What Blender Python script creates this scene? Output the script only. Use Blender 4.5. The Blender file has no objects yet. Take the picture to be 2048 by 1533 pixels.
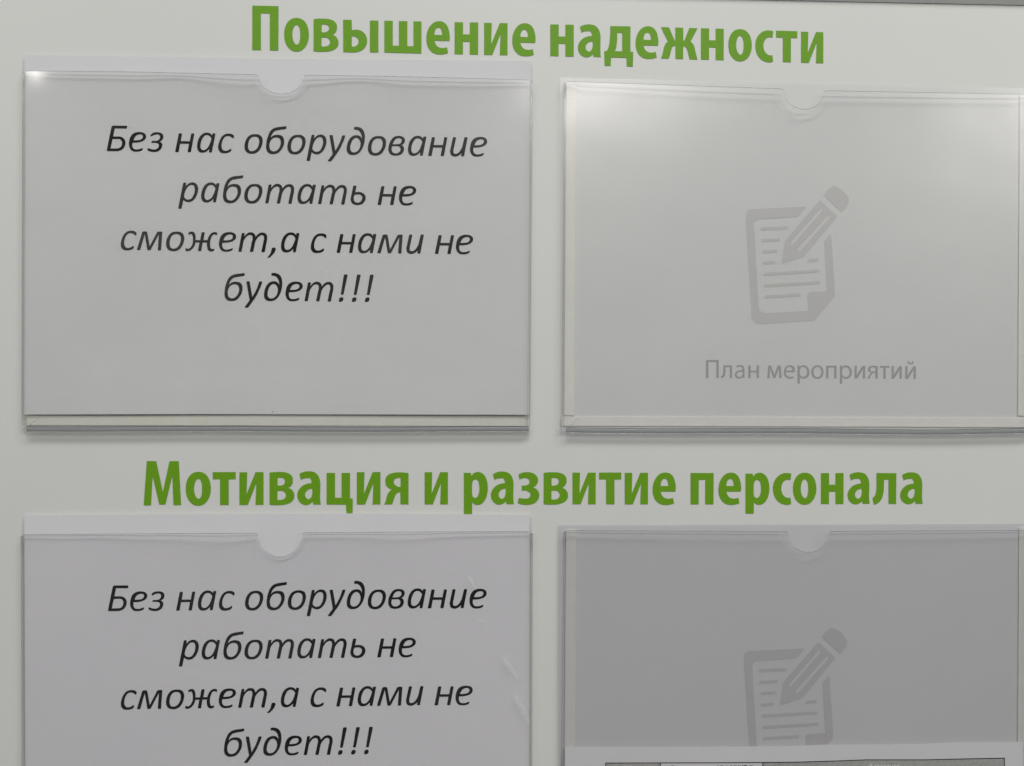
import bpy, math, random
import numpy as np
from mathutils import Matrix, Vector
from mathutils.geometry import tessellate_polygon

random.seed(7)
scene = bpy.context.scene
C = scene.collection

# ------------------------------------------------------------------ camera
W, H = 2048.0, 1533.0
HALF = math.radians(31.0)
FPX = (W / 2) / math.tan(HALF)            # focal length in photo pixels
DIST = 0.4993                             # camera to board, metres
cam_data = bpy.data.cameras.new("camera")
cam = bpy.data.objects.new("camera", cam_data)
C.objects.link(cam)
cam_data.sensor_fit = 'HORIZONTAL'
cam_data.angle = 2 * HALF
cam_data.clip_start = 0.01
cam_data.clip_end = 50
YAW, ROLL = math.radians(-2.24), math.radians(0.40)
R = Matrix.Rotation(YAW, 3, 'Z') @ Matrix.Rotation(math.radians(90), 3, 'X') @ Matrix.Rotation(ROLL, 3, 'Z')
CAM = Vector((0, -DIST, 0))
cam.matrix_world = Matrix.Translation(CAM) @ R.to_4x4()
scene.camera = cam

# ------------------------------------------------------------------ world, lamps, exposure
world = bpy.data.worlds.new("World")
scene.world = world
world.use_nodes = True
wb = world.node_tree.nodes["Background"]
wb.inputs[0].default_value = (0.96, 0.98, 1.0, 1)
wb.inputs[1].default_value = 0.085

def lamp(name, loc, target, sx, sy, power, color):
    d = bpy.data.lights.new(name, 'AREA')
    d.shape = 'RECTANGLE'
    d.size, d.size_y, d.energy, d.color = sx, sy, power, color
    o = bpy.data.objects.new(name, d)
    o.location = loc
    o.rotation_euler = (Vector(target) - Vector(loc)).to_track_quat('-Z', 'Y').to_euler()
    C.objects.link(o)
    return o

lamp("ceiling_light", (0.35, -1.35, 1.95), (0.05, 0, -0.15), 2.8, 0.35, 34, (1.0, 0.99, 0.97))
for lx, pw, lw_ in ((-2.45, 15.0, 0.6), (0.36, 14.0, 0.9), (2.85, 26.0, 0.9)):
    lamp("ceiling_light", (lx, -2.9, 1.42), (lx * 0.4, 0, -0.1), lw_, 0.35, pw, (1.0, 0.965, 0.92))

scene.view_settings.view_transform = 'Standard'
scene.view_settings.look = 'None'
scene.view_settings.exposure = 0
scene.view_settings.gamma = 1
try:
    scene.cycles.transparent_max_bounces = 24
    scene.cycles.max_bounces = 10
except Exception:
    pass

# ------------------------------------------------------------------ helpers
def at(px, py, depth=0.0):
    """Where the sight line of photo pixel (px,py) meets the plane lying `depth` metres in front of the board."""
    d = R @ Vector(((px - W / 2) / FPX, -(py - H / 2) / FPX, -1.0))
    t = (-depth - CAM.y) / d.y
    return CAM + d * t

PX = 0.6 / 2048          # metres per photo pixel on the board, roughly
MM = 0.001

def put(name, verts, faces, mat, parent=None, smooth=False):
    me = bpy.data.meshes.new(name)
    me.from_pydata([tuple(v) for v in verts], [], faces)
    me.materials.append(mat)
    if smooth:
        me.polygons.foreach_set("use_smooth", [True] * len(me.polygons))
    me.update()
    o = bpy.data.objects.new(name, me)
    C.objects.link(o)
    if parent is not None:
        o.parent = parent
        o.matrix_parent_inverse = parent.matrix_world.inverted()
    return o

def thing(name, loc, label, cat, group=None):
    o = bpy.data.objects.new(name, None)
    o.empty_display_size = 0.02
    o.location = loc
    o.matrix_world = Matrix.Translation(loc)
    C.objects.link(o)
    o["label"], o["category"] = label, cat
    if group:
        o["group"] = group
    return o

# ------------------------------------------------------------------ materials
def mat(name):
    m = bpy.data.materials.new(name)
    m.use_nodes = True
    nt = m.node_tree
    return m, nt, nt.nodes["Principled BSDF"]

def mottled(name, c1, c2, scale, rough, bump=0.0, bscale=900, spec=0.5):
    m, nt, b = mat(name)
    tc = nt.nodes.new("ShaderNodeTexCoord")
    n = nt.nodes.new("ShaderNodeTexNoise")
    n.inputs["Scale"].default_value = scale
    n.inputs["Detail"].default_value = 5
    r = nt.nodes.new("ShaderNodeValToRGB")
    r.color_ramp.elements[0].position, r.color_ramp.elements[1].position = 0.3, 0.7
    r.color_ramp.elements[0].color, r.color_ramp.elements[1].color = (*c1, 1), (*c2, 1)
    nt.links.new(tc.outputs["Object"], n.inputs["Vector"])
    nt.links.new(n.outputs["Fac"], r.inputs["Fac"])
    nt.links.new(r.outputs["Color"], b.inputs["Base Color"])
    b.inputs["Roughness"].default_value = rough
    b.inputs["Specular IOR Level"].default_value = spec
    if bump:
        n2 = nt.nodes.new("ShaderNodeTexNoise")
        n2.inputs["Scale"].default_value = bscale
        n2.inputs["Detail"].default_value = 3
        bp = nt.nodes.new("ShaderNodeBump")
        bp.inputs["Strength"].default_value = bump
        bp.inputs["Distance"].default_value = 0.0005
        nt.links.new(tc.outputs["Object"], n2.inputs["Vector"])
        nt.links.new(n2.outputs["Fac"], bp.inputs["Height"])
        nt.links.new(bp.outputs["Normal"], b.inputs["Normal"])
    return m

M_BOARD = mottled("satin_white_board", (0.755, 0.775, 0.748), (0.775, 0.79, 0.765), 14, 0.42, 0.10, 1500, 0.4)
M_PAPER = mottled("office_paper", (0.765, 0.765, 0.80), (0.785, 0.785, 0.815), 22, 0.85, 0.25, 2600, 0.2)
M_GREEN = mottled("green_vinyl", (0.155, 0.375, 0.010), (0.17, 0.405, 0.013), 500, 0.48, 0.1, 3000, 0.3)
M_INK = mottled("black_toner", (0.004, 0.005, 0.005), (0.008, 0.008, 0.008), 400, 0.6, spec=0.15)
M_GREY = mottled("grey_board_print", (0.62, 0.62, 0.60), (0.65, 0.65, 0.63), 700, 0.45)
M_GREYTXT = mottled("grey_caption_print", (0.40, 0.41, 0.39), (0.43, 0.43, 0.41), 700, 0.45)
M_TAPE = mottled("cream_foam_tape", (0.84, 0.84, 0.77), (0.88, 0.88, 0.81), 90, 0.6, 0.2, 1200)
M_RAIL = mottled("anodised_aluminium", (0.78, 0.79, 0.77), (0.82, 0.82, 0.80), 60, 0.35)
M_CELL = mottled("grey_table_fill", (0.36, 0.37, 0.36), (0.50, 0.50, 0.49), 500, 0.8)
M_WHITEINK = mottled("light_table_text", (0.75, 0.75, 0.75), (0.8, 0.8, 0.8), 300, 0.8)

def acrylic(name, face_t, graze_t, power=2.0, rough=0.06, haze=0.02, hazecol=(0.8, 0.8, 0.82), gloss=1.0, wav=0.0, cloud_sheen=0.0):
    """Clear sheet plastic: lets light straight through, losing more of it at a slant, with a Fresnel-like shine."""
    m, nt, b = mat(name)
    nt.nodes.remove(b)
    out = nt.nodes["Material Output"]
    lw = nt.nodes.new("ShaderNodeLayerWeight")
    lw.inputs["Blend"].default_value = 0.5
    pw = nt.nodes.new("ShaderNodeMath"); pw.operation = 'POWER'; pw.inputs[1].default_value = power
    mx = nt.nodes.new("ShaderNodeMix"); mx.data_type = 'RGBA'
    mx.inputs[6].default_value = (*face_t, 1); mx.inputs[7].default_value = (*graze_t, 1)
    tr = nt.nodes.new("ShaderNodeBsdfTransparent")
    df = nt.nodes.new("ShaderNodeBsdfDiffuse"); df.inputs[0].default_value = (*hazecol, 1)
    gl = nt.nodes.new("ShaderNodeBsdfGlossy"); gl.inputs["Roughness"].default_value = rough
    f5 = nt.nodes.new("ShaderNodeMath"); f5.operation = 'POWER'; f5.inputs[1].default_value = 5
    fm = nt.nodes.new("ShaderNodeMath"); fm.operation = 'MULTIPLY_ADD'
    fm.inputs[1].default_value = 0.96 * gloss; fm.inputs[2].default_value = 0.04 * gloss
    m1 = nt.nodes.new("ShaderNodeMixShader"); m1.inputs[0].default_value = haze
    m2 = nt.nodes.new("ShaderNodeMixShader")
    L = nt.links.new
    L(lw.outputs["Facing"], pw.inputs[0]); L(pw.outputs[0], mx.inputs[0]); L(mx.outputs[2], tr.inputs[0])
    L(tr.outputs[0], m1.inputs[1]); L(df.outputs[0], m1.inputs[2])
    L(lw.outputs["Facing"], f5.inputs[0]); L(f5.outputs[0], fm.inputs[0]); L(fm.outputs[0], m2.inputs[0])
    L(m1.outputs[0], m2.inputs[1]); L(gl.outputs[0], m2.inputs[2])
    L(m2.outputs[0], out.inputs["Surface"])
    if cloud_sheen:      # cloudy reflections painted into the sheet as uneven whitish haze
        tcc = nt.nodes.new("ShaderNodeTexCoord")
        mp = nt.nodes.new("ShaderNodeMapping"); mp.inputs["Scale"].default_value = (6, 6, 14); mp.inputs["Rotation"].default_value = (0, 0.5, 0)
        nc = nt.nodes.new("ShaderNodeTexNoise"); nc.inputs["Scale"].default_value = 1.2; nc.inputs["Detail"].default_value = 4; nc.inputs["Distortion"].default_value = 0.6
        rc = nt.nodes.new("ShaderNodeMapRange"); rc.inputs[1].default_value = 0.38; rc.inputs[2].default_value = 0.66
        rc.inputs[3].default_value = haze; rc.inputs[4].default_value = haze + cloud_sheen
        L(tcc.outputs["Object"], mp.inputs[0]); L(mp.outputs[0], nc.inputs["Vector"]); L(nc.outputs["Fac"], rc.inputs[0]); L(rc.outputs[0], m1.inputs[0])
    if wav:
        tc = nt.nodes.new("ShaderNodeTexCoord")
        n = nt.nodes.new("ShaderNodeTexNoise"); n.inputs["Scale"].default_value = 9; n.inputs["Detail"].default_value = 2
        bp = nt.nodes.new("ShaderNodeBump"); bp.inputs["Strength"].default_value = 1.0; bp.inputs["Distance"].default_value = wav
        L(tc.outputs["Object"], n.inputs["Vector"]); L(n.outputs["Fac"], bp.inputs["Height"])
        L(bp.outputs["Normal"], gl.inputs["Normal"])
    return m

def sheet_mat(t, rough=0.16, tint=(1, 1, 0.997), cloud_sheen=0.012):
    c = tuple(t * k for k in tint)
    return acrylic("clear_acrylic_sheet", c, tuple(k * .95 for k in c), 3.0, rough, 0.002, gloss=1.0, wav=0.0016, cloud_sheen=cloud_sheen)
M_BACK = acrylic("clear_acrylic_back", (0.997, 0.997, 1.0), (0.93, 0.93, 0.93), 3.0, 0.2, 0.006, gloss=0.4)
M_BACK4 = acrylic("smoky_acrylic_back", (0.957, 0.954, 0.972), (0.88, 0.88, 0.88), 3.0, 0.2, 0.006, gloss=0.4)
M_WALL = acrylic("clear_acrylic_wall", (0.98, 0.98, 0.975), (0.45, 0.46, 0.46), 4.0, 0.10, 0.03)
M_EDGE = acrylic("cut_acrylic_edge", (0.62, 0.62, 0.64), (0.15, 0.15, 0.16), 1.0, 0.25, 0.25, (0.45, 0.46, 0.48))
M_FOLD = acrylic("folded_acrylic_bend", (0.62, 0.65, 0.67), (0.30, 0.31, 0.32), 0.8, 0.12, 0.75, (0.36, 0.372, 0.385), 0.7)
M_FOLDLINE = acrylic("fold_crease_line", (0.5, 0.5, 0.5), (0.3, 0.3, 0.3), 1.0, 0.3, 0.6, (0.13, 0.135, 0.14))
M_WELD = acrylic("welded_acrylic_seam", (0.93, 0.93, 0.92), (0.6, 0.6, 0.6), 1.0, 0.3, 0.2, (0.5, 0.5, 0.48))
M_DUST = mottled("grey_dust", (0.10, 0.10, 0.10), (0.18, 0.17, 0.16), 900, 0.9)
M_LIP = acrylic("folded_acrylic_lip", (0.985, 0.985, 0.98), (0.86, 0.87, 0.87), 1.5, 0.14, 0.22, (0.72, 0.72, 0.71), 2.6)

# ------------------------------------------------------------------ lettering outlines
# each letter: (crop x, crop y, zoom, baseline y inside the crop, slope of the baseline, outlines); "c" marks a corner
Z = 10.24
ITALIC = {
'Б': (200, 230, Z, 741, .015, ["262,217c 545,221c 560,235c 550,272c 538,280c 303,274c 272,440c 385,440c 450,455 505,500 524,570 508,640 460,705 395,735 320,742c 150,741c 140,722c 236,245c",
      "258,494c 375,492c 425,508 450,545 452,585 440,635 405,672 350,685c 218,686c"]),
'е': (200, 230, Z, 753, .015, ["872,685c 880,697c 865,728c 820,748 745,758 665,745 615,695 593,620 600,530 625,450 675,390 745,360 820,355 890,370 930,400 945,440 935,490 895,530 830,558 750,571 668,572c 660,620 668,665 695,700 745,712 810,704 860,686c",
      "685,522c 760,522 830,510 865,485 878,452 868,420 835,405 790,408 740,430 705,475"]),
'з': (200, 230, Z, 757, .015, ["1037,445c 1036,415c 1050,395c 1095,368 1170,358 1240,368 1285,400 1298,445 1285,500 1250,535 1215,552c 1255,570 1275,605 1270,650 1245,705 1195,745 1120,762 1040,755 985,735c 968,715c 978,690c 990,682c 1040,702 1095,712 1150,705 1190,675 1205,630 1195,595 1155,578 1065,578c 1052,562c 1062,535c 1120,535 1185,525 1220,490 1230,450 1215,418 1170,405 1110,415 1060,438c"]),
'н': (200, 230, Z, 766, .015, ["1622,380c 1670,380c 1678,392c 1652,540c 1838,542c 1866,390c 1876,382c 1920,382c 1930,395c 1862,755c 1852,768c 1800,767c 1793,755c 1822,594c 1640,592c 1610,755c 1598,766c 1548,765c 1538,752c 1611,390c"]),
'а': (350, 330, Z, 768, .015, ["858,374c 902,377c 911,388c 840,755c 832,768c 788,768c 779,757c 785,697c 745,735 700,762 645,772 590,762 550,720 535,650 542,570 570,480 615,415 680,370 740,360 800,375 840,417c 850,383c",
      "828,485c 790,432 735,412 690,425 640,490 612,570 604,640 615,690 650,718 700,710 750,670 790,600 812,540"]),
'с': (400, 230, Z, 780, .015, ["680,490c 668,484c 620,448 570,437 520,452 480,495 455,550 442,630 450,690 480,728 530,738 590,720 630,695c 643,705c 640,735 625,755 575,780 500,790 425,775 385,730 372,660 382,590 410,510 460,435 525,395 590,386 660,400 694,430c 694,455 690,475c"]),
'о': (400, 230, Z, 790, .015, ["1125,400 1200,408 1260,450 1283,520 1275,600 1240,690 1180,765 1110,798 1030,800 960,775 918,715 910,640 925,555 965,475 1035,415",
      "1125,450 1175,462 1205,500 1212,560 1195,640 1155,705 1100,742 1050,748 1010,732 988,685 985,610 1000,545 1030,490 1070,460"]),
'б': (400, 230, Z, 797, .015, ["1771,241c 1766,285c 1755,297c 1610,318 1540,335 1490,380 1462,430 1446,482c 1490,435 1550,415 1620,415 1680,435 1715,485 1725,550 1710,640 1665,720 1600,785 1520,808 1440,803 1380,760 1355,680 1358,600 1372,510 1400,420 1440,340 1500,285 1580,258 1670,247 1762,237c",
      "1580,468 1625,485 1650,530 1655,585 1638,650 1600,710 1545,748 1490,750 1445,725 1425,670 1425,600 1445,540 1480,495 1530,470"]),
'р': (350, 330, Z, 757, .015, ["178,361c 220,360c 228,370c 222,437c 270,385 330,357 395,360 445,395 472,460 472,530 450,610 405,690 350,740 285,762 220,750 172,715c 135,888c 125,898c 72,896c 65,885c 167,372c",
      "340,408 305,415 265,445 225,505 200,565 185,650c 210,685 250,706 290,705 335,685 375,625 400,550 402,480 385,425"]),
'у': (600, 240, Z, 722, .015, ["613,325c 665,325c 674,338c 725,645c 770,570 820,470 845,400 865,337c 875,330c 922,330c 930,343c 900,430 860,520 800,640 720,755 645,855c 632,865c 575,863c 569,852c 670,715c 605,338c"]),
'д': (600, 240, Z, 727, .015, ["1120,157c 1190,158 1260,185 1305,240 1325,310 1328,400 1318,480 1290,570 1240,655 1170,715 1090,733 1010,718 965,670 955,600 965,520 1000,425 1060,355 1130,328 1200,332 1245,360 1265,402c 1262,340 1240,280 1195,230 1140,213 1112,212c 1103,197c 1110,168c",
      "1145,382 1190,395 1220,430 1238,480 1236,540 1210,610 1165,660 1110,678 1065,670 1032,625 1030,560 1045,495 1080,425"]),
'в': (600, 240, Z, 738, .015, ["2021,338 2090,350 2135,380 2151,430 2136,480 2110,510 2076,528c 2115,548 2131,600 2117,665 2065,720 1990,743 1910,740 1850,712 1818,660 1812,590 1830,500 1870,420 1930,360",
      "1898,510c 1985,508 2040,500 2070,475 2085,435 2070,400 2035,386 1995,390 1950,415 1920,460", "1888,550c 1990,550c 2040,565 2061,605 2050,650 2010,685 1960,697 1905,680 1880,635 1880,590"]),
'и': (790, 240, Z, 750, .015, ["1192,358c 1240,358c 1247,370c 1203,580c 1193,640 1200,685 1240,700 1290,680 1340,620 1372,560c 1418,370c 1428,359c 1475,360c 1482,372c 1412,740c 1402,750c 1358,748c 1350,738c 1360,687c 1310,727 1260,752 1205,755 1150,730 1128,680 1132,600c 1181,370c"]),
'т': (430, 430, Z, 758, .0127, ["555,371c 598,370c 608,382c 593,448c 640,395 690,362 745,358 795,378 822,415 828,455c 870,405 920,370 975,362 1030,378 1062,425 1068,480 1058,550c 1018,755c 1008,766c 958,764c 949,753c 990,550c 1002,480 992,430 955,416 910,435 860,485 825,545c 782,750c 770,760c 722,759c 713,748c 757,540c 768,470 755,425 715,412 670,425 620,475 585,535c 545,745c 533,757c 485,756c 477,744c 546,382c"]),
'ь': (550, 330, Z, 810, .0148, ["1610,421c 1658,420c 1668,432c 1642,560c 1700,550 1760,558 1820,590 1852,640 1855,690 1830,750 1780,798 1710,820 1640,815 1580,785 1550,730 1550,670c 1600,432c",
      "1630,612c 1700,602 1750,612 1780,645 1782,690 1760,735 1715,765 1670,768 1630,745 1612,700"]),
'м': (230, 430, Z, 723, .0127, ["580,337c 640,337c 655,350c 664,380c 710,642c 858,358c 882,340c 955,340c 968,352c 942,718c 935,727c 885,728c 875,718c 897,400c 735,705c 720,723c 672,722c 660,712c 608,398c 518,708c 505,722c 455,721c 448,710c 556,352c"]),
'ж': (230, 430, Z, 740, .0127, ["1508,407c 1503,372c 1530,348 1570,340 1610,350 1640,390 1650,440 1650,515c 1745,515c 1772,362c 1782,353c 1828,352c 1838,365c 1812,515c 1895,515c 1920,440 1960,385 2010,355 2055,349 2094,365c 2095,388c 2082,418c 2070,412c 2040,398 2005,410 1975,455 1955,520 1948,580 1950,640 1962,680 1990,698 2025,685c 2037,697c 2030,725c 2000,745 1960,748 1915,730 1890,680 1882,620 1885,565c 1795,565c 1768,730c 1758,742c 1708,740c 1698,728c 1730,565c 1648,565c 1630,630 1590,690 1540,730 1480,745 1440,732c 1438,712c 1455,682c 1468,680c 1495,695 1530,680 1565,640 1590,580 1597,510 1590,440 1578,405 1550,392 1517,410c"]),
',': (430, 430, Z, 765, .0127, ["1168,678c 1195,672 1225,674 1242,690 1235,735 1210,785 1165,835 1125,872c 1110,879c 1078,880c 1070,868c 1140,780 1155,720"]),
'!': (600, 530, Z, 748, .010, ["908,195c 962,195c 973,208c 890,600c 880,612c 838,610c 832,598c 895,208c",
      "+820,665 850,660 880,666 886,690 875,730 850,750 820,755 797,748 795,710"]),
}
BOLD = {
'П': (490, 0, Z, 1030, .006, ["150,117c 687,122c 682,1032c 508,1030c 508,275c 325,272c 325,1028c 147,1027c"]),
'о': (490, 0, Z, 1042, .012, ["1060,367 1160,390 1240,460 1290,570 1308,700 1290,850 1235,960 1150,1035 1055,1057 960,1035 875,960 820,850 803,710 818,570 870,460 950,390",
      "1052,508 1095,535 1122,600 1132,710 1122,830 1100,890 1062,915 1020,890 985,820 970,710 985,600 1010,540"]),
'в': (490, 0, Z, 1050, .012, ["1405,390c 1500,380 1620,380 1730,390 1820,425 1875,490 1885,560 1865,640 1820,690 1780,708c 1850,735 1900,800 1915,880 1895,950 1830,1010 1730,1045 1600,1057 1480,1055 1405,1048c",
      "1570,505c 1650,500 1700,520 1722,575 1705,625 1660,652 1568,655c", "1568,770c 1640,765 1705,785 1742,850 1725,910 1680,940 1565,942c"]),
'ы': (680, 10, Z, 962, .02, ["65,300c 238,302c 245,515c 340,505 430,525 510,590 550,680 552,780 510,870 430,935 330,965 200,968 68,958c",
      "240,640c 300,645 350,670 380,735 365,800 325,838 240,846c", "+613,318c 785,320c 785,971c 612,968c"]),
'ш': (680, 10, Z, 980, .02, ["908,322c 1080,325c 1080,832c 1208,834c 1205,328c 1378,330c 1378,842c 1505,844c 1505,333c 1668,336c 1668,992c 908,974c"]),
'е': (880, 10, Z, 1037, .02, ["1952,778c 1960,700 1945,580 1900,460 1830,395 1740,375 1640,400 1560,470 1500,590 1480,720 1495,850 1550,960 1640,1030 1740,1052 1840,1045 1925,1022c 1903,903c 1850,918 1780,918 1710,890 1665,830 1648,772c",
      "1648,653c 1655,580 1690,520 1728,505 1765,520 1795,580 1802,658c"]),
'н': (880, 10, Z, 1015, .02, ["300,355c 472,358c 472,605c 610,607c 610,360c 782,362c 780,1021c 610,1018c 610,757c 470,755c 470,1014c 300,1010c"]),
'и': (880, 10, Z, 1028, .02, ["905,370c 1060,372c 1048,812c 1225,375c 1383,378c 1382,1033c 1225,1030c 1240,598c 1072,1028c 905,1024c"]),
'а': (1090, 20, Z, 968, .02, ["720,352c 790,318 860,303 950,305 1040,335 1105,410 1135,510 1138,650 1135,850 1148,971c 1000,968c 985,910c 930,955 850,975 770,950 710,890 680,800 690,710 730,640 800,580 880,550 962,540c 960,490 930,445 870,438 800,448 750,470c",
      "975,652c 900,668 850,715 835,770 855,830 905,858 950,830 975,770"]),
'д': (1090, 20, Z, 980, .02, ["1338,335c 1750,342c 1750,858c 1808,865c 1800,1165c 1675,1162c 1668,985c 1355,980c 1345,1152c 1222,1150c 1215,850c 1262,850c 1295,790 1320,690 1332,560 1338,430",
      "1480,472c 1582,475c 1582,852c 1432,848c 1455,790 1470,700 1478,600"]),
'ж': (1260, 20, Z, 1010, .022, ["635,360c 800,362c 915,632c 930,632c 930,365c 1090,370c 1092,635c 1115,635c 1215,375c 1385,380c 1238,658c 1290,700 1325,790 1350,900 1385,1022c 1222,1018c 1200,930 1170,820 1135,760 1090,745c 1088,1012c 932,1008c 930,740c 880,755 845,830 820,930 795,1004c 635,1000c 670,900 700,770 735,690 778,655c"]),
'с': (1450, 20, Z, 1052, .025, ["990,435c 972,568c 930,555 870,565 815,620 790,700 795,790 830,870 890,918 970,920c 987,1050c 940,1068 860,1065 760,1025 680,940 635,830 622,720 645,590 710,490 800,430 890,415"]),
'т': (1450, 20, Z, 1074, .025, ["1048,430c 1482,440c 1482,580c 1350,577c 1350,1077c 1188,1072c 1185,572c 1048,568c"]),
'М': (280, 910, Z, 1034, -.003, ["140,128c 332,130c 468,765c 605,130c 792,130c 842,1032c 685,1032c 660,430c 520,1018c 395,1022c 258,440c 225,1035c 75,1035c"]),
'ц': (640, 910, Z, 1020, -.003, ["135,372c 308,372c 308,880c 442,880c 442,372c 615,372c 615,892c 672,898c 668,1198c 542,1195c 530,1022c 135,1020c"]),
'я': (640, 910, Z, 1019, -.003, ["1812,378c 1812,1018c 1648,1018c 1645,768c 1600,780 1560,805 1530,870 1480,1018c 1310,1020c 1345,960 1370,850 1410,770 1478,715c 1400,680 1355,630 1340,560 1355,460 1420,400 1520,370 1640,362 1740,368",
      "1650,480c 1580,480 1530,505 1510,560 1530,610 1580,650 1650,660c"]),
'р': (840, 910, Z, 1015, -.003, ["900,370c 1045,372c 1058,440c 1100,380 1160,355 1240,362 1320,420 1365,510 1388,640 1378,800 1330,930 1260,1005 1180,1028 1110,1010 1070,965c 1068,1215c 900,1215c",
      "1135,505 1185,530 1212,610 1218,700 1208,790 1175,860 1130,885 1085,860 1068,790 1066,700 1070,600 1090,530"]),
'з': (1020, 910, Z, 1013, -.002, ["175,405c 250,368 340,355 430,362 520,405 570,480 570,560 530,630 460,668c 540,700 590,770 598,850 560,940 480,1000 370,1025 250,1018 155,985c 185,878c 250,895 310,898 380,885 420,830 405,775 350,742 243,738c 243,625c 330,625 385,600 400,545 380,500 330,478 260,482 195,508c"]),
'п': (1370, 910, Z, 1017, -.002, ["115,375c 587,375c 585,1018c 415,1018c 415,515c 283,515c 280,1018c 115,1018c"]),
'л': (1680, 910, Z, 1007, -.002, ["750,375c 1155,378c 1150,1008c 995,1006c 995,510c 905,510c 900,640 890,780 860,890 800,975 695,1022c 668,885c 715,840 740,760 750,640c"]),
}
ZC = 2048 / 220
CAPTION = {
'П': (1400, 700, ZC, 525, .003, ["112,190c 348,190c 348,525c 305,525c 305,228c 157,228c 155,525c 112,525c"]),
'л': (1400, 700, ZC, 525, .003, ["438,288c 598,288c 596,525c 555,525c 557,322c 477,322c 475,400 468,465 440,510 393,525c 388,493c 415,480 430,430 437,360"]),
'а': (1400, 700, ZC, 525, .003, ["670,310c 710,285 760,283 805,305 828,350 830,400 829,480 833,523c 800,523c 793,500c 770,525 735,533 690,527 655,500 648,455 670,410 720,385 790,375c 785,335 750,315 710,318 678,332c",
      "793,410c 730,415 690,440 690,480 720,503 765,495 790,465"]),
'н': (1400, 700, ZC, 525, .003, ["900,290c 943,290c 943,387c 1055,387c 1055,290c 1098,290c 1097,525c 1055,525c 1055,417c 942,417c 940,525c 900,525c"]),
'м': (1400, 700, ZC, 525, .003, ["1272,290c 1320,290c 1385,460c 1450,290c 1503,290c 1520,525c 1480,525c 1468,345c 1400,525c 1368,525c 1305,345c 1294,525c 1255,525c"]),
'е': (1400, 700, ZC, 527, .003, ["1762,415c 1765,370 1750,320 1710,290 1660,286 1610,305 1575,350 1563,410 1575,475 1615,520 1670,535 1745,523c 1738,492c 1690,503 1640,495 1610,465 1602,415c",
      "1603,385c 1612,345 1640,318 1670,315 1705,330 1722,360 1724,385c"]),
'р': (1400, 700, ZC, 528, .003, ["1817,290c 1852,292c 1857,328c 1885,295 1930,285 1980,300 2020,345 2038,410 2025,475 1985,520 1935,537 1890,528 1860,500c 1857,628c 1817,628c",
      "1925,318 1885,330 1860,370 1857,420 1865,465 1895,498 1930,503 1970,485 1993,445 1995,400 1980,350"]),
'о': (1620, 700, ZC, 531, .003, ["140,288 195,302 235,345 252,410 240,475 200,525 138,540 80,525 40,480 25,415 38,350 80,302",
      "140,318 105,330 78,365 68,415 78,465 105,500 138,508 175,498 200,465 210,413 200,365 175,330"]),
'п': (1620, 700, ZC, 531, .003, ["302,295c 495,297c 493,532c 450,530c 452,330c 345,328c 343,530c 302,530c"]),
'и': (1620, 700, ZC, 535, .003, ["832,298c 872,298c 868,470c 978,300c 1028,300c 1027,535c 983,535c 986,362c 880,533c 828,535c"]),
'я': (1620, 700, ZC, 535, .003, ["1262,305c 1260,535c 1217,535c 1215,432c 1175,432 1155,450 1115,535c 1068,535c 1110,460 1130,435 1150,422c 1105,410 1080,385 1082,355 1105,315 1160,297 1215,297",
      "1218,330c 1170,327 1130,340 1122,365 1135,395 1175,402 1218,400c"]),
'т': (1620, 700, ZC, 539, .003, ["1302,302c 1480,305c 1480,335c 1410,335c 1408,540c 1367,540c 1368,335c 1302,333c"]),
'й': (1620, 700, ZC, 540, .003, ["1776,306c 1816,306c 1812,478c 1922,308c 1972,308c 1971,543c 1927,543c 1930,370c 1824,541c 1772,543c",
      "+1815,212c 1838,210c 1850,235 1872,243 1895,235 1906,212c 1930,212c 1920,252 1872,270 1825,250"]),
}

def outline(spec):
    """Parse one outline; smooth points get a Catmull-Rom curve, corners stay sharp."""
    pts = []
    for tok in spec.split():
        c = tok.endswith('c')
        x, y = tok.rstrip('c').split(',')
        pts.append((float(x), float(y), c))
    n = len(pts); out = []
    for i in range(n):
        p0, p1, p2, p3 = pts[i - 1], pts[i], pts[(i + 1) % n], pts[(i + 2) % n]
        a, b = np.array(p1[:2]), np.array(p2[:2])
        if p1[2] and p2[2]:
            out.append(tuple(a)); continue
        seg = np.linalg.norm(b - a)
        def tan(q0, q1, q2):
            q0, q1, q2 = map(np.array, (q0[:2], q1[:2], q2[:2]))
            d1, d2 = np.linalg.norm(q1 - q0) + 1e-6, np.linalg.norm(q2 - q1) + 1e-6
            t = (q1 - q0) / d1 * d2 + (q2 - q1) / d2 * d1
            return t / (np.linalg.norm(t) + 1e-9)
        t2 = tan(p1, p2, p3) if not p2[2] else None
        t1 = tan(p0, p1, p2) if not p1[2] else None
        u = (b - a) / (seg + 1e-9)
        if t1 is None: t1 = 2 * np.dot(t2, u) * u - t2
        if t2 is None: t2 = 2 * np.dot(t1, u) * u - t1
        t1, t2 = t1 * seg, t2 * seg
        k = 6
        for s in range(k):
            t = s / k
            h = (2*t**3 - 3*t**2 + 1, t**3 - 2*t**2 + t, -2*t**3 + 3*t**2, t**3 - t**2)
            out.append(tuple(h[0]*a + h[1]*t1 + h[2]*b + h[3]*t2))
    return out

def glyph(font, ch):
    cx, cy, z, base, slope, specs = font[ch]
    islands = []
    for s in specs:
        if s[0] == '+':
            islands.append([outline(s[1:])])
        elif islands and specs.index(s) > 0:
            islands[0].append(outline(s))
        else:
            islands.append([outline(s)])
    xl = min(p[0] for isl in islands for l in isl for p in l)
    xr = max(p[0] for isl in islands for l in isl for p in l)
    mid = (xl + xr) / 2
    res = [[[((x - xl) / z, (y - base - slope * (x - mid)) / z) for x, y in l] for l in isl] for isl in islands]
    return res, (xr - xl) / z, cx + xl / z

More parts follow.
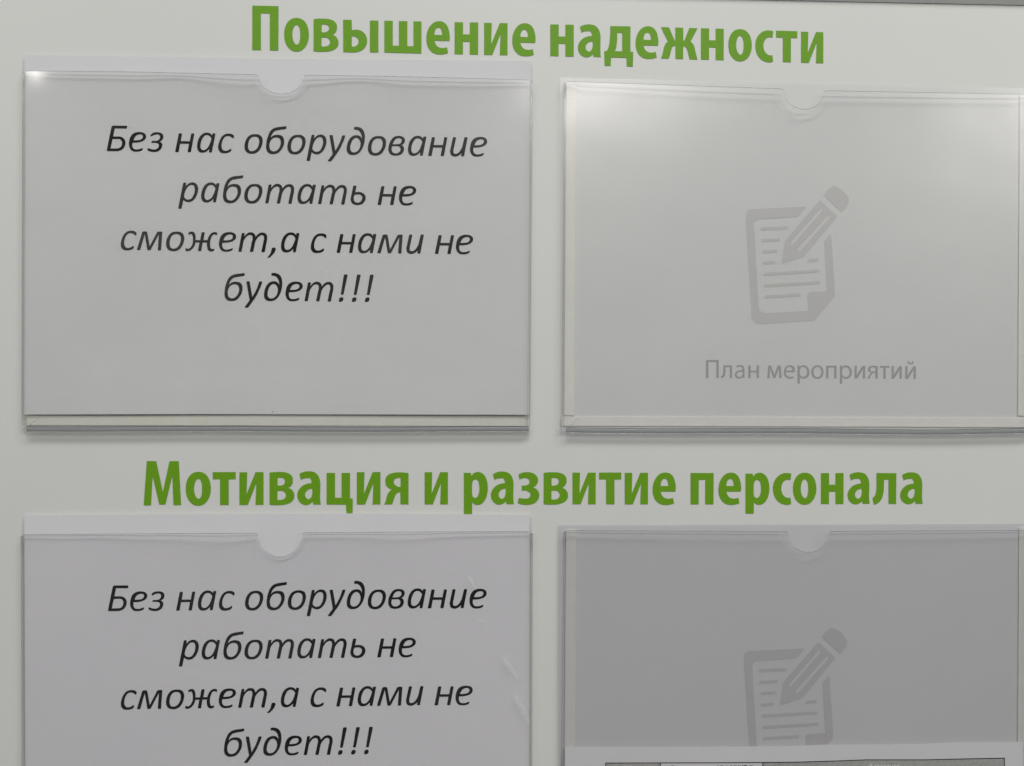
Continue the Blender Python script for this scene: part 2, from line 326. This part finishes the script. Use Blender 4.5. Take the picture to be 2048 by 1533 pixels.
CACHE = {}
def tess(loops):
    flat = [p for l in loops for p in l]
    tris = tessellate_polygon([[Vector((x, y, 0)) for x, y in l] for l in loops])
    return flat, tris

class Print:
    """Collects flat printed shapes given in photo pixels and lays them on a surface of the given depth."""
    def __init__(self):
        self.v, self.f = [], []
    def add(self, loops, depth):
        flat, tris = tess(loops)
        n = len(self.v)
        for x, y in flat:
            d = depth(x, y) if callable(depth) else depth
            self.v.append(at(x, y, d))
        for t in tris:
            a, b, c = (flat[i] for i in t)
            if (b[0]-a[0])*(c[1]-a[1]) - (b[1]-a[1])*(c[0]-a[0]) > 0: t = (t[0], t[2], t[1])
            self.f.append(tuple(n + i for i in t))
    def letters(self, font, items, base, depth, xref_scale=0.0):
        for it in items:
            ch, xl = it[0], it[1]
            isl, w, xs = glyph(font, ch)
            sx = (it[2] - xl) / w if len(it) > 2 else 1.0
            sy = 1 - xref_scale * (xl - xs)
            for loops in isl:
                L = [[(xl + x * sx, base(xl + x * sx) + y * sy) for x, y in l] for l in loops]
                self.add(L, depth)
    def build(self, name, m, parent):
        return put(name, self.v, self.f, m, parent)

def interp(pairs):
    xs, ys = zip(*pairs)
    return lambda x: float(np.interp(x, xs, ys))

# ------------------------------------------------------------------ wall and board
def box(name, x0, x1, y0, y1, z0, z1, m, parent=None, bevel=0.0):
    v = [(x0,y0,z0),(x1,y0,z0),(x1,y1,z0),(x0,y1,z0),(x0,y0,z1),(x1,y0,z1),(x1,y1,z1),(x0,y1,z1)]
    f = [(0,3,2,1),(4,5,6,7),(0,1,5,4),(1,2,6,5),(2,3,7,6),(3,0,4,7)]
    o = put(name, v, f, m, parent)
    if bevel:
        b = o.modifiers.new("bevel", 'BEVEL'); b.width = bevel; b.segments = 3
    return o

M_WALLPAINT = mottled("painted_wall", (0.60, 0.60, 0.57), (0.64, 0.64, 0.61), 5, 0.9, 0.2, 300)
w = box("wall", -3, 3, 0.016, 0.12, -1.6, 1.6, M_WALLPAINT)
w["kind"] = "structure"

board = thing("information_board", (0, 0, 0), "white information board with green Cyrillic headings, filling the whole picture behind the clear pockets", "notice board")
box("board_panel", -0.75, 0.75, 0.0, 0.010, -0.62, 0.30, M_BOARD, board)

# aluminium rail along the top edge, its underside just showing at the upper right
r0, r1 = at(2048, 11.5, 0), at(1100, -8.5, 0)
sl = (r1.z - r0.z) / (r1.x - r0.x)
def railz(x): return r0.z + sl * (x - r0.x)
v, f = [], []
prof = [(0.0, 0.0), (-0.0008, 0.0), (-0.0016, 0.0012), (-0.0026, 0.0030), (-0.0042, 0.0040), (-0.0048, 0.0052), (-0.0048, 0.022), (0.0, 0.022)]
for x in (-0.75, 0.75):
    for y, z in prof: v.append((x, y, railz(x) + z))
n = len(prof)
for i in range(n):
    j = (i + 1) % n
    f.append((i, j, n + j, n + i))
f += [tuple(range(n))[::-1], tuple(range(n, 2 * n))]
put("frame_rail", v, f, M_RAIL, board)

# green headings (cut vinyl film)
base1 = interp([(500,100.5),(770,105.3),(925,109.0),(985,110.2),(1110,112.7),(1270,116.2),(1420,119.8),(1520,123.0),(1650,127.0)])
h1 = [('П',504.4,557.1),('о',568.4,617.7),('в',627.2,677.0),('ы',686.3,756.7),('ш',768.7,842.9),('е',852.7,899.6),('н',909.3,956.4),('и',968.4,1015.1),('е',1024.5,1071.2),
      ('н',1100.7,1147.6),('а',1155.9,1202.0),('д',1208.6,1266.6),('е',1271.2,1316.9),('ж',1322.0,1395.3),('н',1402.1,1447.6),('о',1457.0,1503.7),('с',1510.7,1546.8),('т',1552.3,1594.8),('и',1602.3,1646.8)]
p = Print(); p.letters(BOLD, h1, base1, 0.0002, 4.8e-5)
o = p.build("heading_text", M_GREEN, board); o["label"] = "upper green heading reading Повышение надежности"
base2 = interp([(290,1011.1),(440,1010.4),(480,1010.3),(655,1009.6),(850,1009.1),(1145,1008.9),(1385,1009.2),(1645,1008.4),(1850,1008.1)])
h2 = [('М',287.3,362.3),('о',371.6,421.6),('т',425.4,471.4),('и',478.8,527.0),('в',539.1,588.7),('а',594.6,641.5),('ц',653.2,705.6),('и',713.7,760.9),('я',767.9,817.0),
      ('и',849.3,895.9),
      ('р',927.8,975.6),('а',981.9,1027.9),('з',1035.1,1078.5),('в',1087.4,1136.1),('и',1145.1,1191.4),('т',1198.1,1242.5),('и',1249.6,1296.0),('е',1305.3,1351.7),
      ('п',1381.2,1427.3),('е',1437.0,1482.4),('р',1491.2,1538.8),('с',1546.0,1582.8),('о',1586.2,1632.8),('н',1642.1,1687.2),('а',1695.4,1739.5),('л',1745.2,1792.8),('а',1800.6,1845.5)]
p = Print(); p.letters(BOLD, h2, base2, 0.0002, 4.8e-5)
o = p.build("heading_text", M_GREEN, board); o["label"] = "lower green heading reading Мотивация и развитие персонала"

# grey clipboard-and-pencil signs and the caption, printed on the board
ZI = 1226 / 240
ICON = [["682,275c 600,372c 575,381c 225,402c 170,415 147,445 145,480c 190,1270c 198,1320 225,1352 262,1362c 698,1339c 690,1195c 697,1160 715,1150 745,1147c 890,1137c 862,625c 932,548c 972,1175c 965,1195c 780,1420c 765,1435 750,1439 730,1441c 215,1473c 160,1460 125,1420 118,1360c 60,385c 70,330 105,303 150,298c"],
 ["218,487c 500,474c 478,508c 218,519c 210,503c"], ["222,604c 405,597c 403,627c 222,636c 216,620c"], ["232,722c 383,712c 378,744c 234,752c 226,737c"], ["236,838c 362,828c 358,860c 240,868c 230,853c"],
 ["712,806c 803,802c 806,832c 678,844c"], ["246,949c 806,918c 812,932c 808,946c 248,982c 239,966c"], ["252,1068c 815,1034c 824,1048c 818,1063c 254,1099c 245,1084c"], ["258,1182c 615,1159c 620,1174c 616,1190c 260,1213c 249,1198c"],
 ["818,207c 995,373c 660,778c 640,790c 423,860c 462,620c 490,585c", "823,297c 838,297c 843,312c 546,655c 532,664c 519,654c 520,640c", "900,362c 915,366c 918,383c 618,722c 604,732c 590,722c 591,705c"],
 ["855,158c 920,85 955,64 1000,80 1095,165 1115,210 1103,252 1038,330c"]]
def icon(dx, dy, label):
    p = Print()
    for loops in ICON:
        p.add([[(1480 + x / ZI + dx, 360 + y / ZI + dy) for x, y in outline(s)] for s in loops], 0.00012)
    o = p.build("printed_icon", M_GREY, board); o["label"] = label
icon(0, 0, "grey sheet-and-pencil sign printed above the caption")
icon(-3.6, 883.6, "grey sheet-and-pencil sign whose foot is hidden by the table sheet")
cap = [('П',1412.0,1437.4),('л',1441.7,1464.2),('а',1469.6,1489.5),('н',1496.7,1518.0),('м',1534.8,1563.3),('е',1567.9,1589.6),('р',1595.2,1618.9),('о',1622.7,1647.1),('п',1652.4,1673.2),
       ('р',1679.9,1703.8),('и',1709.0,1730.4),('я',1734.7,1755.6),('т',1759.9,1779.0),('и',1783.1,1803.7),('й',1810.6,1831.9)]
p = Print(); p.letters(CAPTION, cap, interp([(1412,756.4),(1600,756.8),(1700,757.3),(1832,758.1)]), 0.00012)
p.build("printed_caption", M_GREYTXT, board)["label"] = "grey caption reading План мероприятий"

# ------------------------------------------------------------------ document pockets
def smooth(t):
    t = max(0.0, min(1.0, t)); return t * t * (3 - 2 * t)

BACK0, BACK1 = 0.0007, 0.0013       # back sheet, metres in front of the board
FRONT = 0.0036                      # inner face of the front sheet
THICK = 0.0006

def pocket(label, left, right, top, bottom, backtop, backx, notch, bow, dents=(), tapes=(), clear=0.97, back=None, rough=0.16, tint=(1, 1, 0.997), cloud_sheen=0.012):
    """left/right/top/bottom: functions giving the front sheet's outline in photo pixels;
    notch = (centre, half width, depth px); bow(u, v) extra distance of the front sheet from the board."""
    xm = (left(500) + right(500)) / 2
    g = thing("document_pocket", at(xm, bottom(xm), 0), label, "document pocket", "clear pockets on the board")
    # back sheet
    bx0, bx1 = backx
    v = []
    for d in (BACK0, BACK1):
        for (x, y) in ((bx0, backtop(bx0)), (bx1, backtop(bx1)), (bx1, bottom(bx1) + 5), (bx0, bottom(bx0) + 5)):
            v.append(at(x, y, d))
    put("back_sheet", v, [(3,2,1,0),(4,5,6,7),(0,1,5,4),(1,2,6,5),(2,3,7,6),(3,0,4,7)], back or M_BACK, g)
    # front sheet
    nc, nw, nd = notch
    us = set(np.linspace(0, 1, 90))
    x0, x1 = left(top(100)), right(top(100))
    for t in np.linspace(-1.12, 1.12, 75):
        us.add((nc + math.sin(t * math.pi / 2 if abs(t) <= 1 else math.copysign(math.pi/2, t)) * nw + (t - math.copysign(1, t) if abs(t) > 1 else 0) * nw - x0) / (x1 - x0))
    for e in (0.004, 0.008, 0.014, 0.02, 0.03): us |= {e, 1 - e}
    us = sorted(u for u in us if 0 <= u <= 1)
    vs = [0, .0016, .004, .009, .016, .025, .04, .06, .08, .11, .14, .18] + list(np.linspace(.22, .95, 30)) + [.97, .985, .993, 1]
    rad = 0.012
    def notch_dy(x):
        s = (x - nc) / nw
        if abs(s) >= 1.12: return 0
        if abs(s) > 1: return 0.06 * nd * (1.12 - abs(s)) / .12
        return nd * (0.06 + 0.94 * math.sqrt(max(0, 1 - s * s)))
    rows = {}
    vf, fc = [], []
    nu, nv = len(us), len(vs)
    for side in (0, 1):
        for j, vv in enumerate(vs):
            for i, u in enumerate(us):
                xt = x0 + u * (x1 - x0)
                yt = top(xt) + notch_dy(xt)
                e = min(u, 1 - u) * (x1 - x0)
                if e < 7: yt += (7 - math.sqrt(max(0, 49 - (7 - e) ** 2))) * .8      # rounded corner
                y = yt + vv * (bottom(xt) - yt)
                xx = left(y) + u * (right(y) - left(y))
                d = FRONT + bow(u, (y - top(xt)) / (bottom(xt) - top(xt))) + side * THICK
                for (du, dv, ru, rv, amp, ang) in dents:
                    q0, q1 = (xx - du), (y - dv)
                    ca, sa = math.cos(ang), math.sin(ang)
                    q = ((q0*ca + q1*sa) / ru) ** 2 + ((-q0*sa + q1*ca) / rv) ** 2
                    if q < 9: d += amp * math.exp(-q)
                vf.append(at(xx, y, d))
    N = nu * nv
    for j in range(nv - 1):
        for i in range(nu - 1):
            a = j * nu + i
            fc.append((a, a + nu, a + nu + 1, a + 1)[::1])
            fc.append((N + a, N + a + 1, N + a + nu + 1, N + a + nu)[::-1])
    rim = [k for k in range(2 * (nu - 1)) if k % 2 == 1]
    nface = len(fc)
    vf += [vf[i] for i in range(nu)] + [vf[N + i] for i in range(nu)]
    for i in range(nu - 1): fc.append((2*N + i, 2*N + i + 1, 2*N + nu + i + 1, 2*N + nu + i))                        # cut top edge
    o = put("front_sheet", vf, fc, sheet_mat(clear, rough, tint, cloud_sheen), g, smooth=True)
    o.data.materials.append(M_EDGE)
    for k in rim + list(range(nface, len(fc))):
        o.data.polygons[k].material_index = 1
        o.data.polygons[k].use_smooth = False
    # side walls: rounded welded edges running from the board to the front sheet
    for s in (0, 1):
        v, f = [], []
        ys = np.linspace(top(left(100) if s == 0 else right(100)) + 3, bottom(500), 24)
        K = 10
        for y in ys:
            xe = left(y) if s == 0 else right(y)
            vlo = (y - ys[0]) / (ys[-1] - ys[0])
            for k in range(K + 1):
                a = math.pi * k / K
                # half-oval: from the front sheet's rim outwards and back to the board
                off = (2.7 * math.cos(a) + (2.9 if s == 0 else -2.9))
                dd = 0.0004 + (FRONT + THICK + 0.0002 - 0.0004) * (math.sin(a) ** 0.5 if 0 < k < K else 0)
                v.append(at(xe + off, y, dd))
        for j in range(len(ys) - 1):
            for k in range(K):
                a = j * (K + 1) + k
                f.append((a, a + 1, a + K + 2, a + K + 1))
        f.append(tuple(range(K + 1))); f.append(tuple(range(len(v) - K - 1, len(v)))[::-1])
        put("side_wall", v, f, M_WALL, g, smooth=True)
    # folded bottom: a bend running down from the sheet, then a lip returning to the board
    xs = np.linspace(left(bottom(500)) + 9, right(bottom(500)) - 2, 40)
    def strip(name, prof, m):
        v, f = [], []
        for x in xs:
            for dy, dep in prof: v.append(at(x, bottom(x) + dy + .8 * math.sin(x * .011), dep))
        n = len(prof)
        for i in range(len(xs) - 1):
            for k in range(n - 1):
                a = i * n + k
                f.append((a, a + 1, a + n + 1, a + n))
        put(name, v, f, m, g, smooth=True)
    fd = FRONT + THICK + 0.0006
    strip("bottom_fold", [(-10.4, fd - .0003), (-9.8, fd), (-7, fd - .00002), (-4, fd - .0001), (-1.5, fd - .0003), (-0.6, fd - .0005)], M_FOLD)
    strip("fold_line", [(-10.6, fd + .0001), (-9.6, fd + .0001)], M_FOLDLINE)
    bead = [(0.3 - 1.1 * math.cos(math.pi * k / 10), fd - .0004 + .0006 * math.sin(math.pi * k / 10)) for k in range(11)]
    strip("bottom_lip", bead + [(2.4, fd - .0010), (4.6, fd - .0020), (6.4, 0.0012), (7.6, 0.0003)], M_LIP)
    # welded mitres at the bottom corners
    for sgn, xe in ((1, left(bottom(500))), (-1, right(bottom(500)))):
        xa, ya, xb, yb = xe + sgn * 11, bottom(xe) - 9, xe + sgn * 34, bottom(xe) - 30
        q = [at(xa, ya, fd), at(xa + 1.6, ya + 1.2, fd), at(xb + 1.2, yb + 1.2, fd - .0004), at(xb, yb, fd - .0004)]
        put("corner_weld", q, [(0, 1, 2, 3) if sgn > 0 else (3, 2, 1, 0)], M_WELD, g)
    # adhesive tape strips behind the back sheet
    for (xa, ya, xb, yb, wd, vert) in tapes:
        v = []
        nseg = 14
        for d in (0.00005, BACK0 - .00005):
            for k in range(nseg + 1):
                t = k / nseg
                jx = random.uniform(-.25, .25)
                x, y = xa + t * (xb - xa), ya + t * (yb - ya)
                if vert: v += [at(x + jx, y, d), at(x + wd + jx, y, d)]
                else: v += [at(x, y + jx, d), at(x, y + wd + jx, d)]
        f = []
        n2 = 2 * (nseg + 1)
        for k in range(nseg):
            a = 2 * k
            f += [(n2+a, n2+a+1, n2+a+3, n2+a+2), (a, n2+a, n2+a+2, a+2), (a+1, a+3, n2+a+3, n2+a+1)]
        f += [(0, 1, n2+1, n2), (n2-2, 2*n2-2, 2*n2-1, n2-1)]
        put("adhesive_tape", v, f, M_TAPE, g)
    return g

def bow_paper(amp, ph=0.3):
    # front sheet pushed off the page along its open top edge, tight at both sides
    def f(u, v):
        w = 1 + 0.34 * math.sin(5.1 * math.pi * u + ph) + 0.14 * math.sin(11.3 * math.pi * u)
        return amp * w * (math.sin(math.pi * u) ** 1.1 if 0 < u < 1 else 0) * math.exp(-v / 0.10) + 0.0003 * math.sin(2.2 * math.pi * u + 1) * math.exp(-v * 2)
    return f

L = lambda pairs: interp(pairs)
# 1: upper left
pocket("clear plastic pocket at upper left, holding a page with italic writing", L([(140,44.5),(830,42.5),(870,44)]), L([(140,1066),(870,1059.5)]),
       L([(45,141.5),(250,143.5),(516,149.5),(608,150),(800,153),(1000,158),(1065,160)]), L([(40,863.5),(1065,864.5)]),
       L([(45,141),(1065,165)]), (50, 1062), (563, 45, 38), bow_paper(0.0026), dents=[(42, 138, 44, 30, -0.00032, 0.0)],
       tapes=[(54, 832, 1051, 834, 18.5, False)], clear=0.993, rough=0.14, tint=(0.996, 1, 0.990), cloud_sheen=0.035)
# 2: upper right
pocket("clear plastic pocket at upper right, empty, the caption План мероприятий showing through it", L([(160,1127.5),(870,1122.5)]), L([(160,2068),(870,2064)]),
       L([(1127,163),(1134,162.5),(1567,177.8),(1650,181.3),(2048,188.5),(2070,188.8)]), L([(1120,866),(1500,868),(1850,869.5),(2048,868),(2070,867)]),
       L([(1119,155.5),(1600,166.7),(2048,177.6)]), (1119.5, 2066), (1608, 40.5, 39),
       lambda u, v: 0.0008 * math.sin(math.pi * u) * math.exp(-v / .3),
       tapes=[(1130.5, 172, 1127.8, 831, 20.5, True), (1121, 834, 2062, 837, 18, False), (2040, 190, 2036, 832, 20, True)], clear=1.0, rough=0.27, cloud_sheen=0.02, tint=(0.997, 0.997, 1.0),
       dents=[(1120, 150, 130, 50, -0.0006, 0.0), (1122, 150, 34, 60, -0.0006, 0.0)])
# 3: lower left
pocket("clear plastic pocket at lower left, holding a page with italic writing under Мотивация", L([(1060,41),(1533,43),(1800,44)]), L([(1060,1066),(1533,1064.5),(1800,1063)]),
       L([(42,1069),(516,1066.3),(604,1065.3),(1058,1062.5),(1066,1064)]), L([(40,1785),(1066,1780)]),
       L([(40,1056),(1066,1053)]), (50, 1062), (560, 44.5, 48), bow_paper(0.0028, 2.1),
       tapes=[(54, 1752, 1051, 1750, 18.5, False)], clear=0.992, tint=(1, 0.999, 1.0))
# 4: lower right
pocket("clear plastic pocket at lower right, with a table sheet standing low in it", L([(1060,1127),(1533,1122),(1800,1120)]), L([(1060,2065),(1800,2060)]),
       L([(1120,1061),(1575,1063.2),(1658,1062.8),(2070,1060.5)]), L([(1120,1775),(2070,1766)]),
       L([(1115,1051),(1440,1050),(2048,1047.8)]), (1115, 2064), (1617, 40.5, 42),
       lambda u, v: 0.0012 * math.sin(math.pi * u) * math.exp(-v / .2),
       tapes=[(1132, 1061, 1127.5, 1745, 20.5, True), (1121, 1748, 2060, 1742, 18, False), (2038.5, 1056, 2034, 1745, 20, True)], clear=0.992, back=M_BACK4)

# ------------------------------------------------------------------ pages
def page(label, x0, x1, top, bottom, depth, group):
    g = thing("paper_sheet", at((x0(800) + x1(800)) / 2, bottom(500), 0.0025), label, "paper sheet", group)
    v, f = [], []
    NX, NY = 70, 50
    for s in (0, 1):
        for j in range(NY + 1):
            for i in range(NX + 1):
                u, t = i / NX, j / NY
                yy = top(500) + t * (bottom(500) - top(500))
                x = x0(yy) + u * (x1(yy) - x0(yy))
                y = top(x) + t * (bottom(x) - top(x))
                v.append(at(x, y, depth(x, y) - s * 0.0001))
    n = (NX + 1) * (NY + 1)
    for j in range(NY):
        for i in range(NX):
            a = j * (NX + 1) + i
            f.append((a, a + NX + 1, a + NX + 2, a + 1))
            f.append((n + a, n + a + 1, n + a + NX + 2, n + a + NX + 1))
    rim = [i for i in range(NX + 1)] + [j * (NX + 1) + NX for j in range(1, NY + 1)] + [NY * (NX + 1) + i for i in range(NX - 1, -1, -1)] + [j * (NX + 1) for j in range(NY - 1, 0, -1)]
    base = len(v)
    v += [v[i] for i in rim] + [v[n + i] for i in rim]
    for k in range(len(rim)):
        k2 = (k + 1) % len(rim)
        f.append((base + k, base + k2, base + len(rim) + k2, base + len(rim) + k))
    put("blank_page", v, f, M_PAPER, g, smooth=True)
    return g

def depth1(x, y):
    u, v = (x - 48) / 1014, (y - 115) / 715
    return 0.0019 + 0.0007 * math.sin(math.pi * u) * math.exp(-((v - .02) / .25) ** 2) + 0.0003 * math.sin(4 * u + 3 * v) + 0.0003 * max(0, v - .8) * 4 * (0.4 + 0.6 * math.sin(5.5 * u + .4) ** 2)
def depth3(x, y):
    u, v = (x - 48) / 1014, (y - 1030) / 715
    return 0.0020 + 0.0006 * math.sin(math.pi * u) * math.exp(-(v / .25) ** 2) + 0.0003 * math.sin(3 * u + 5 * v)
def depth4(x, y):
    u = (x - 1130) / 930
    return 0.0024 + 0.0004 * math.sin(6 * u)

LINES = [
 ("Без нас оборудование", [('Б',213.5),('е',257.8),('з',294.5),('н',350.3),('а',394.1),('с',436.3),('о',488.9),('б',532.1),('о',574.8),('р',613.0),('у',655.4),('д',693.3),('о',735.7),('в',776.8),('а',815.9),('н',856.4),('и',900.2),('е',939.9)]),
 ("работать не", [('р',356.3),('а',402.2),('б',445.9),('о',488.4),('т',530.5),('а',594.9),('т',636.1),('ь',701.2),('н',755.2),('е',797.9)]),
 ("сможет,а с нами не", [('с',241.5),('м',273.8),('о',332.1),('ж',370.4),('е',437.8),('т',476.7),(',',534.5),('а',562.0),('с',621.5),('н',673.2),('а',715.9),('м',754.6),('и',812.7),('н',869.8),('е',911.8)]),
 ("будет!!!", [('б',448.8),('у',489.3),('д',528.0),('е',570.9),('т',609.1),('!',677.6),('!',703.7),('!',729.7)])]
BASE_UP = [interp([(214,302.4),(925,313.2)]), interp([(356,404.1),(430,405.2),(640,408.6),(840,411.4)]), interp([(240,500.1),(275,500.5),(480,503.9),(757,506.9),(945,508.9)]), interp([(448,601.2),(600,602.6),(735,603.9)])]
BASE_LO = [interp([(216,1222.5),(352,1221.8),(500,1220.3),(640,1218.7),(840,1217.0),(970,1217.0)]), interp([(357,1319.7),(430,1318.9),(535,1317.8),(770,1314.9),(840,1314.6)]),
           interp([(240,1419.3),(277,1418.9),(320,1418.1),(838,1411.1),(945,1410.6)]), interp([(450,1513.0),(580,1510.9),(660,1509.7),(740,1508.2)])]
SHIFT_LO = [interp([(213,2.5),(350,1.9),(816,-.6),(940,-1.0)]), interp([(356,1.3),(446,.8),(488,.5),(530,-.3),(798,-.7)]), interp([(241,.2),(370,-.3),(812,-.7),(912,-.8)]), interp([(448,-.9),(528,-1.6),(730,-1.6)])]

g1 = page("page with black italic writing in the upper left pocket, its blank top edge sticking out", L([(110,49),(830,48)]), L([(110,1062.5),(830,1057.5)]), L([(48,110),(250,113),(559,118),(1062,122)]),
          L([(48,829.5),(400,828.5),(1060,830)]), depth1, "pages with italic writing")
g3 = page("page with black italic writing in the lower left pocket, under the word Мотивация", L([(1030,48.5),(1533,50.5),(1750,51)]), L([(1030,1059.5),(1750,1058)]), L([(48,1031.5),(300,1029),(800,1028),(1060,1030)]),
          L([(48,1748),(1060,1745)]), depth3, "pages with italic writing")
for k, (txt, items) in enumerate(LINES):
    for g, bases, sh, dep in ((g1, BASE_UP, None, depth1), (g3, BASE_LO, SHIFT_LO, depth3)):
        its = items if sh is None else [(c, x + sh[k](x)) for c, x in items]
        p = Print()
        p.letters(ITALIC, its, bases[k], (lambda x, y, dep=dep: dep(x, y) + 0.00012))
        o = p.build("printed_line", M_INK, g); o["label"] = "black italic line reading " + txt

# sheet with a table, standing low in the lower right pocket
g4 = page("white sheet with the top of a grey-headed table, low in the lower right pocket", L([(1480,1130),(2200,1126)]), L([(1480,2046),(2200,2042)]),
          L([(1125,1494.5),(1400,1494),(1560,1493),(1650,1489.8),(1850,1488),(1910,1485),(2048,1484)]), L([(1120,2160),(2060,2140)]), depth4, None)
topl = interp([(1211,1526.6),(1460,1526.0),(1590,1525.0),(1680,1522.2),(1731,1520.2),(1850,1520.2),(1930,1518.3),(2009,1516.8)])
def strip_quads(pr, xa, xb, ta, tb, d):
    xs = np.linspace(xa, xb, max(2, int(abs(xb - xa) / 12) + 1))
    for i in range(len(xs) - 1):
        a, b = xs[i], xs[i + 1]
        pr.add([[(a, topl(a) + ta), (b, topl(b) + ta), (b, topl(b) + tb), (a, topl(a) + tb)]], d)
d4 = lambda e: (lambda x, y: depth4(x, y) + e)
for xa, xb in ((1211.5, 1320.5), (1526, 2009)):
    p = Print(); strip_quads(p, xa, xb, 0, 60, d4(.00006))
    p.build("table_cell", M_CELL, g4)
p = Print()
strip_quads(p, 1210.8, 2009.6, -.9, .9, d4(.00012))
for x in (1211.5, 1320.5, 1525.8, 2008.8):
    p.add([[(x - .9, topl(x)), (x + .9, topl(x)), (x + .9, topl(x) + 60), (x - .9, topl(x) + 60)]], d4(.00014))
strip_quads(p, 1210.8, 2009.6, 36, 37.6, d4(.00012))
p.build("table_border", M_INK, g4)

def font_line(text, x0, x1, ytop, height, m, bold=0.0):
    cu = bpy.data.curves.new("t", 'FONT'); cu.body = text; cu.resolution_u = 3; cu.offset = bold
    ob = bpy.data.objects.new("t", cu); C.objects.link(ob)
    bpy.context.view_layer.update()
    me = bpy.data.meshes.new_from_object(ob.evaluated_get(bpy.context.evaluated_depsgraph_get()))
    bpy.data.objects.remove(ob); bpy.data.curves.remove(cu)
    vs = np.array([v.co[:2] for v in me.vertices]); fs = [tuple(p.vertices) for p in me.polygons]
    bpy.data.meshes.remove(me)
    if not len(vs): return
    mn, mx = vs.min(0), vs.max(0)
    out = []
    for x, y in vs:
        X = x0 + (x - mn[0]) / (mx[0] - mn[0]) * (x1 - x0)
        Y = ytop(X) + (mx[1] - y) / (mx[1] - mn[1]) * height
        out.append(at(X, Y, depth4(X, Y) + .00016))
    o = put("table_text", out, fs, m, g4)
    o["label"] = "table heading reading " + text
font_line("№ 2(ЦККТ-2)", 1435, 1508.5, interp([(1435,1531.3),(1508,1530.6)]), 13.5, M_INK, .012)
font_line("З", 1341, 1349, interp([(1341,1531.8),(1350,1531.7)]), 11, M_INK, .012)
font_line("Фотоотчет", 1737.5, 1799, interp([(1737,1527.0),(1800,1526.6)]), 12.0, M_WHITEINK, .012)

# ------------------------------------------------------------------ creases with painted glints, and dust, on the plastic
M_CREASE_GLINT = acrylic("crease_glint_haze", (0.985, 0.985, 0.985), (0.95, 0.95, 0.95), 3.0, 0.35, 0.17, (1.0, 1.0, 1.0), gloss=0.4)  # white haze paints the bright glints of the bent creases
pockets = [o for o in C.objects if o.name.startswith("document_pocket")]
def crease_glint(parent, x0, y0, x1, y1, wid, h, d0):
    NL, NW = 16, 8
    dx, dy = x1 - x0, y1 - y0
    ln = math.hypot(dx, dy); nx, ny = -dy / ln, dx / ln
    v, f = [], []
    for i in range(NL + 1):
        t = i / NL
        w = wid * max(0.03, math.sin(math.pi * t) ** 0.8)
        for j in range(NW + 1):
            s_ = -1 + 2 * j / NW
            v.append(at(x0 + dx * t + nx * w * s_, y0 + dy * t + ny * w * s_, d0 + h * math.cos(s_ * math.pi / 2) * math.sin(math.pi * t) ** 0.8))
    for i in range(NL):
        for j in range(NW):
            a = i * (NW + 1) + j
            f.append((a, a + 1, a + NW + 2, a + NW + 1))
    put("crease_glint", v, f, M_CREASE_GLINT, parent, smooth=True)
lowleft = [o for o in pockets if "lower left" in o["label"]][0]
dF = FRONT + THICK + 0.0006
crease_glint(lowleft, 936, 1153, 949, 1176, 3.4, 0.0003, dF)
crease_glint(lowleft, 956, 1240, 972, 1248, 2.0, 0.0002, dF)
crease_glint(lowleft, 1003, 1312, 1036, 1360, 6.0, 0.0003, dF)
crease_glint(lowleft, 1028, 1388, 1060, 1452, 7.0, 0.0003, dF)

def dust(parent, spots, depth):
    v, f = [], []
    for x, y, r in spots:
        n = len(v); k = 7
        ph = random.random() * 6
        for i in range(k):
            a = 2 * math.pi * i / k + ph
            rr = r * random.uniform(.6, 1.1)
            v.append(at(x + rr * math.cos(a), y + rr * .8 * math.sin(a), depth))
        f.append(tuple(range(n, n + k)))
    o = put("dust", v, f, M_DUST, parent)
    o["kind"] = "stuff"
upleft = [o for o in pockets if "upper left" in o["label"]][0]
dust(upleft, [(545, 824, 1.5), (312, 862, 1.6), (66, 822, .9), (83, 823, .8), (163, 821, .7), (219, 824, .8), (720, 155, .8), (840, 158, .8)], FRONT + THICK + .0009)
lowright = [o for o in pockets if "lower right" in o["label"]][0]
dust(lowright, [(1310, 1494, .9), (1407, 1496, .9), (1404, 1500, .7), (1508, 1499, .9), (1779, 1489.5, .9), (1836, 1489, .9), (1829, 1496, .8), (1920, 1496, .8), (1335, 1494, .7)], FRONT + THICK + .0009)
